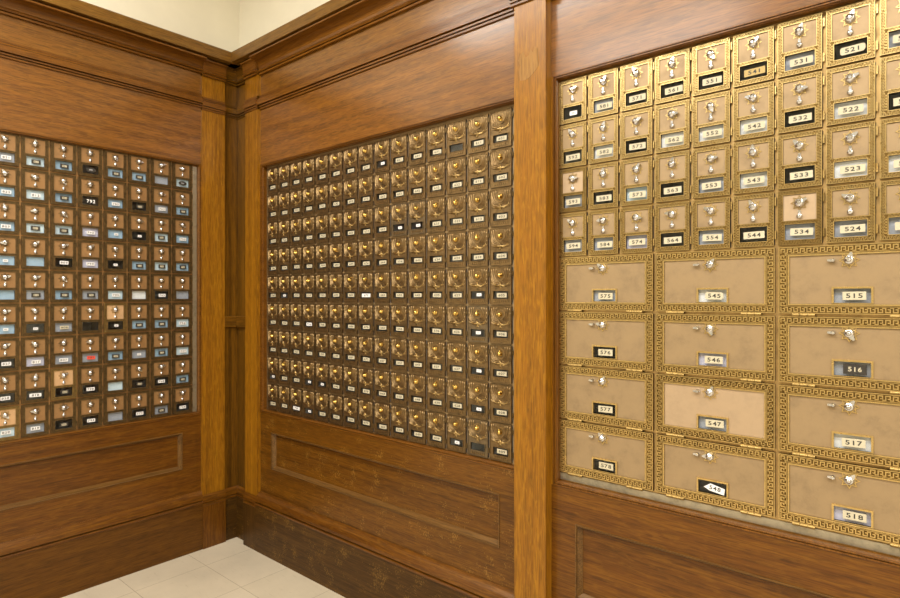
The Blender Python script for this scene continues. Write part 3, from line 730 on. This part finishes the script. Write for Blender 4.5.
# ------------------------------------------------------------------ brass boxes on the near bay
AX0, AP = -.899, .0992
AZ = [1.350, 1.4845, 1.6190, 1.7535, 1.8880]; AH = .1345
kA = small_kit(AP, AH, M['brass'], M['brass_recess'], M['tan'], M['chrome'], M['brass'])
kA2 = small_kit(AP, AH, M['brass_dull'], M['brass_recess'], M['tan_shiny'], M['chrome'], M['brass_dull'])
mailA = {581: 'mail_grey', 531: 'mail_grey', 522: 'mail_white', 542: 'mail_white', 552: 'mail_white', 562: 'mail_white', 582: 'mail_white', 512: None, 513: 'mail_white',
         523: 'mail_white', 543: 'mail_white', 553: 'mail_grey', 573: 'mail_pale', 593: 'mail_grey', 514: 'mail_grey', 524: 'mail_grey', 554: 'mail_grey', 574: 'mail_lilac', 584: 'mail_grey', 594: 'mail_grey', 511: 'mail_grey', 534: 'mail_grey'}
styleA = {541: 'gold', 591: 'small', 521: 'cornered'}
mname = {None: 'dark empty window', 'mail_white': 'white mail behind its window', 'mail_grey': 'grey mail behind its window', 'mail_lilac': 'lilac mail behind its window', 'mail_pale': 'pale blue mail behind its window', 'mail_daylight_blue': 'daylight-tinted blue mail behind its window'}
cells = []
for c in range(9):
    for r in range(1, 5):
        num = 591 - 10 * c + (r - 1)
        k = kA2 if num in (534, 593) else kA
        b = make_box(k, str(num), styleA.get(num, 'cream'))
        b.location = (AX0 + AP * (c + .5), PLANE_B - .001, AZ[4 - r])
        cells.append((AX0 + AP * c, AX0 + AP * (c + 1), AZ[4 - r], AZ[5 - r]))
        ml = mailA.get(num)
        tag(b, 'small gold brass mailbox numbered %d, chrome dial over %s' % (num, 'a ' + mname[ml] if ml is None else mname[ml]), 'mailbox', 'small brass mailboxes')
        if ml: envelope(k, b, ml, num, 'small brass mailbox', 'mail in the small brass mailboxes')
BZ0, BH, BW = .690, .165, AP * 3
kB = large_kit(BW, BH, M['tan'], M['brass'])
kB2 = large_kit(BW, BH, M['tan_shiny'], M['brass'])
mailB = {575: 'mail_grey', 545: 'mail_white', 515: 'mail_grey', 546: 'mail_lilac', 516: 'mail_grey', 547: 'mail_grey', 517: 'mail_white', 518: 'mail_lilac'}
styleB = {545: 'cornered', 516: 'goldplate', 548: 'torn'}
for c, n0 in enumerate((575, 545, 515)):
    for r in range(4):
        num = n0 + r; k = kB2 if num == 547 else kB
        b = make_box(k, str(num), styleB.get(num, 'cream'))
        b.location = (AX0 + BW * (c + .5), PLANE_B - .001, BZ0 + BH * (3 - r))
        cells.append((AX0 + BW * c, AX0 + BW * (c + 1), BZ0 + BH * (3 - r), BZ0 + BH * (4 - r)))
        ml = mailB.get(num)
        tag(b, 'wide gold brass mailbox numbered %d with Greek key border, %s' % (num, mname[ml]), 'mailbox', 'wide brass mailboxes')
        if ml: envelope(k, b, ml, num, 'wide brass mailbox', 'mail in the wide brass mailboxes')
rack('b', -.906, .012, .655, 1.902, cells, PLANE_B, M['lattice_a'], 'brass grid holding the gold mailboxes beside the broad post')

# ------------------------------------------------------------------ dark bronze boxes on the middle bay
DX0, DP, DZ0, DH = -2.5066, .09589, .6790, .1303
kD = bronze_kit(DP, DH, M['bronze']); kD2 = bronze_kit(DP, DH, M['bronze_grey'])
styleD = {621: None, 661: 'small', 653: 'small', 643: 'small', 735: 'small', 675: 'wide', 716: 'white', 748: 'small', 718: 'small', 708: 'small', 729: 'wide', 719: 'small', 615: 'small', 616: 'small', 617: 'small', 618: 'small', 619: None, 629: 'small'}
cells = []
for c in range(15):
    for r in range(1, 10):
        num = 601 + 10 * (14 - c) + r - 1
        k = kD2 if num in (653, 643, 619, 616) else kD
        st = styleD.get(num, 'cream')
        b = make_box(k, str(num), st)
        b.location = (DX0 + DP * (c + .5), PLANE_B - .001, DZ0 + DH * (9 - r))
        cells.append((DX0 + DP * c, DX0 + DP * (c + 1), DZ0 + DH * (9 - r), DZ0 + DH * (10 - r)))
        where = '%s column from the broad post' % ORD[15 - c] if c > 6 else '%s column from the corner' % ORD[c + 1]
        tag(b, ('dark bronze mailbox numbered %d, %s row down, %s' % (num, ORD[r], where)) if st else 'dark bronze mailbox without number card, %s row down, %s' % (ORD[r], where), 'mailbox', 'dark bronze mailboxes')
rack('b', -2.518, -1.041, .668, 1.870, cells, PLANE_B, M['lattice_d'], 'dark bronze grid holding the bronze mailboxes between corner and broad post')

# ------------------------------------------------------------------ brown boxes on the left wall
CP, CZ0, CH = .0985, .6680, .13375
CY1 = 1.3404
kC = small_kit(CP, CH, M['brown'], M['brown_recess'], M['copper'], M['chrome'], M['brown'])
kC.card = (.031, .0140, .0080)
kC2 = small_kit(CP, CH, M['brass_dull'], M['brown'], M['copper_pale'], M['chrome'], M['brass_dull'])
kC2.card = kC.card
B_, P_, G_, W_, L_ = 'mail_daylight_blue', 'mail_pale', 'mail_grey', 'mail_white', 'mail_lilac'  # the blue tones put window daylight into the mail's colour
# rows top to bottom, columns from the photo's edge to the corner: (mail, card)
TAB = [
    [(G_, 'white'), (P_, 'plate'), (B_, 'plate'), (None, 'oval'), (B_, 'plate'), (B_, 'plate'), (G_, None), (P_, 'oval')],  # the grey mail without a card paints in glare on its window
    [(B_, 'white'), (P_, 'white'), (B_, 'plate'), (None, 'bare'), (B_, 'white'), (None, 'plate'), (G_, 'white'), (B_, 'plate')],
    [(B_, 'white'), (P_, 'plate'), (P_, 'plate'), (L_, 'white'), (B_, 'small'), (None, 'small'), (P_, 'plate'), (B_, 'white')],
    [(B_, 'small'), (B_, None), (None, 'white'), (L_, 'white'), (None, 'small'), (B_, 'plate'), (P_, 'plate'), (B_, 'plate')],
    [(B_, None), (G_, 'plate'), (B_, 'plate'), (G_, 'plate'), (P_, 'white'), (W_, None), (None, 'white'), (G_, None)],
    [(B_, 'small'), (None, 'small'), (G_, 'cream'), (None, None), (None, 'small'), (B_, 'plate'), (B_, 'plate'), (P_, 'white')],
    [(None, 'white'), (L_, 'white'), (G_, 'white'), (G_, 'red'), (B_, 'plate'), (G_, 'small'), (B_, 'plate'), (P_, 'white')],
    [(None, 'white'), (None, 'wide'), (None, 'plate'), (None, 'white'), (P_, None), (None, 'plate'), (None, 'white'), (B_, 'plate')],
    [(P_, 'white'), (G_, 'white'), (None, 'plate'), (None, 'white'), (G_, None), (None, 'white'), (G_, 'plate'), (None, 'white')],
]
cells = []
for c in range(8):
    for r in range(1, 10):
        num = 821 - 10 * c + r - 1
        ml, st = TAB[r - 1][c]
        k = kC2 if (c, r) in ((4, 6), (2, 8), (0, 9)) else kC
        b = make_box(k, str(num), st)
        y = CY1 - CP * (8 - c - .5)
        b.location = (-PLANE_L + .001, y, CZ0 + CH * (9 - r)); b.rotation_euler = (0, 0, PI / 2)
        cells.append((y - CP / 2, y + CP / 2, CZ0 + CH * (9 - r), CZ0 + CH * (10 - r)))
        tag(b, '%s mailbox %s, %s row down, %s column from the corner' % ('pale-faced brown' if k is kC2 else 'brown', 'numbered %d' % num if st else 'without number card', ORD[r], ORD[8 - c]), 'mailbox', 'brown mailboxes with chrome dials')
        if ml: envelope(k, b, ml, '', 'brown mailbox, %s row down, %s column from corner' % (ORD[r], ORD[8 - c]), 'mail in the brown mailboxes')
rack('l', .545, 1.3605, .660, 1.876, cells, PLANE_L, M['lattice_c'], 'copper brown grid holding the brown mailboxes')
mb = MB(); mb.box(1.3405, 1.3600, PLANE_L - .004, PLANE_L - .0001, .668, 1.860)
mb.v = [(-y, x, z) for x, y, z in mb.v]
tag(mb.build('filler_strip', M['steel']), 'pale steel strip closing the brown mailboxes towards the corner', 'strip')
mb = MB(); mb.box(-.899, -.002, PLANE_B - .003, PLANE_B - .0001, .6685, .6885)
tag(mb.build('filler_strip', M['steel']), 'dull steel strip under the wide brass mailboxes', 'strip')

# ------------------------------------------------------------------ light and camera
def area(name, loc, sx, sy, power, colr=(1.0, 0.955, 0.87)):
    l = bpy.data.lights.new(name, 'AREA'); l.shape = 'RECTANGLE'; l.size = sx; l.size_y = sy; l.energy = power; l.color = colr
    o = bpy.data.objects.new(name, l); col.objects.link(o); o.location = loc; return o
for i, (x, y, p) in enumerate(((-1.95, .08, 25), (-.65, .08, 27), (.65, .08, 25), (1.95, .08, 22), (-1.55, -.90, 30), (.30, -.90, 34), (2.0, -.90, 30))):
    area('ceiling_light', (x, y, H_CEIL - .03), 1.2, .30, p)
w = bpy.data.worlds.new('world'); sc.world = w; w.use_nodes = True
w.node_tree.nodes['Background'].inputs[0].default_value = (0.9, 0.95, 1.0, 1); w.node_tree.nodes['Background'].inputs[1].default_value = 0.3

cd = bpy.data.cameras.new('camera'); cam = bpy.data.objects.new('camera', cd); col.objects.link(cam)
cam.location = (0, 0, 1.231)
cam.rotation_euler = (PI / 2, 0, PI / 2 - math.atan(684 / 580))
cd.sensor_width = 36; cd.sensor_fit = 'HORIZONTAL'; cd.lens = 36 * 580 / 900; cd.shift_y = -3 / 900; cd.clip_start = .02
sc.camera = cam
sc.view_settings.view_transform = 'Standard'; sc.view_settings.look = 'None'; sc.view_settings.gamma = 1
sc.view_settings.exposure = 0.3
sc.cycles.max_bounces = 8; sc.cycles.transparent_max_bounces = 12; sc.cycles.use_denoising = True
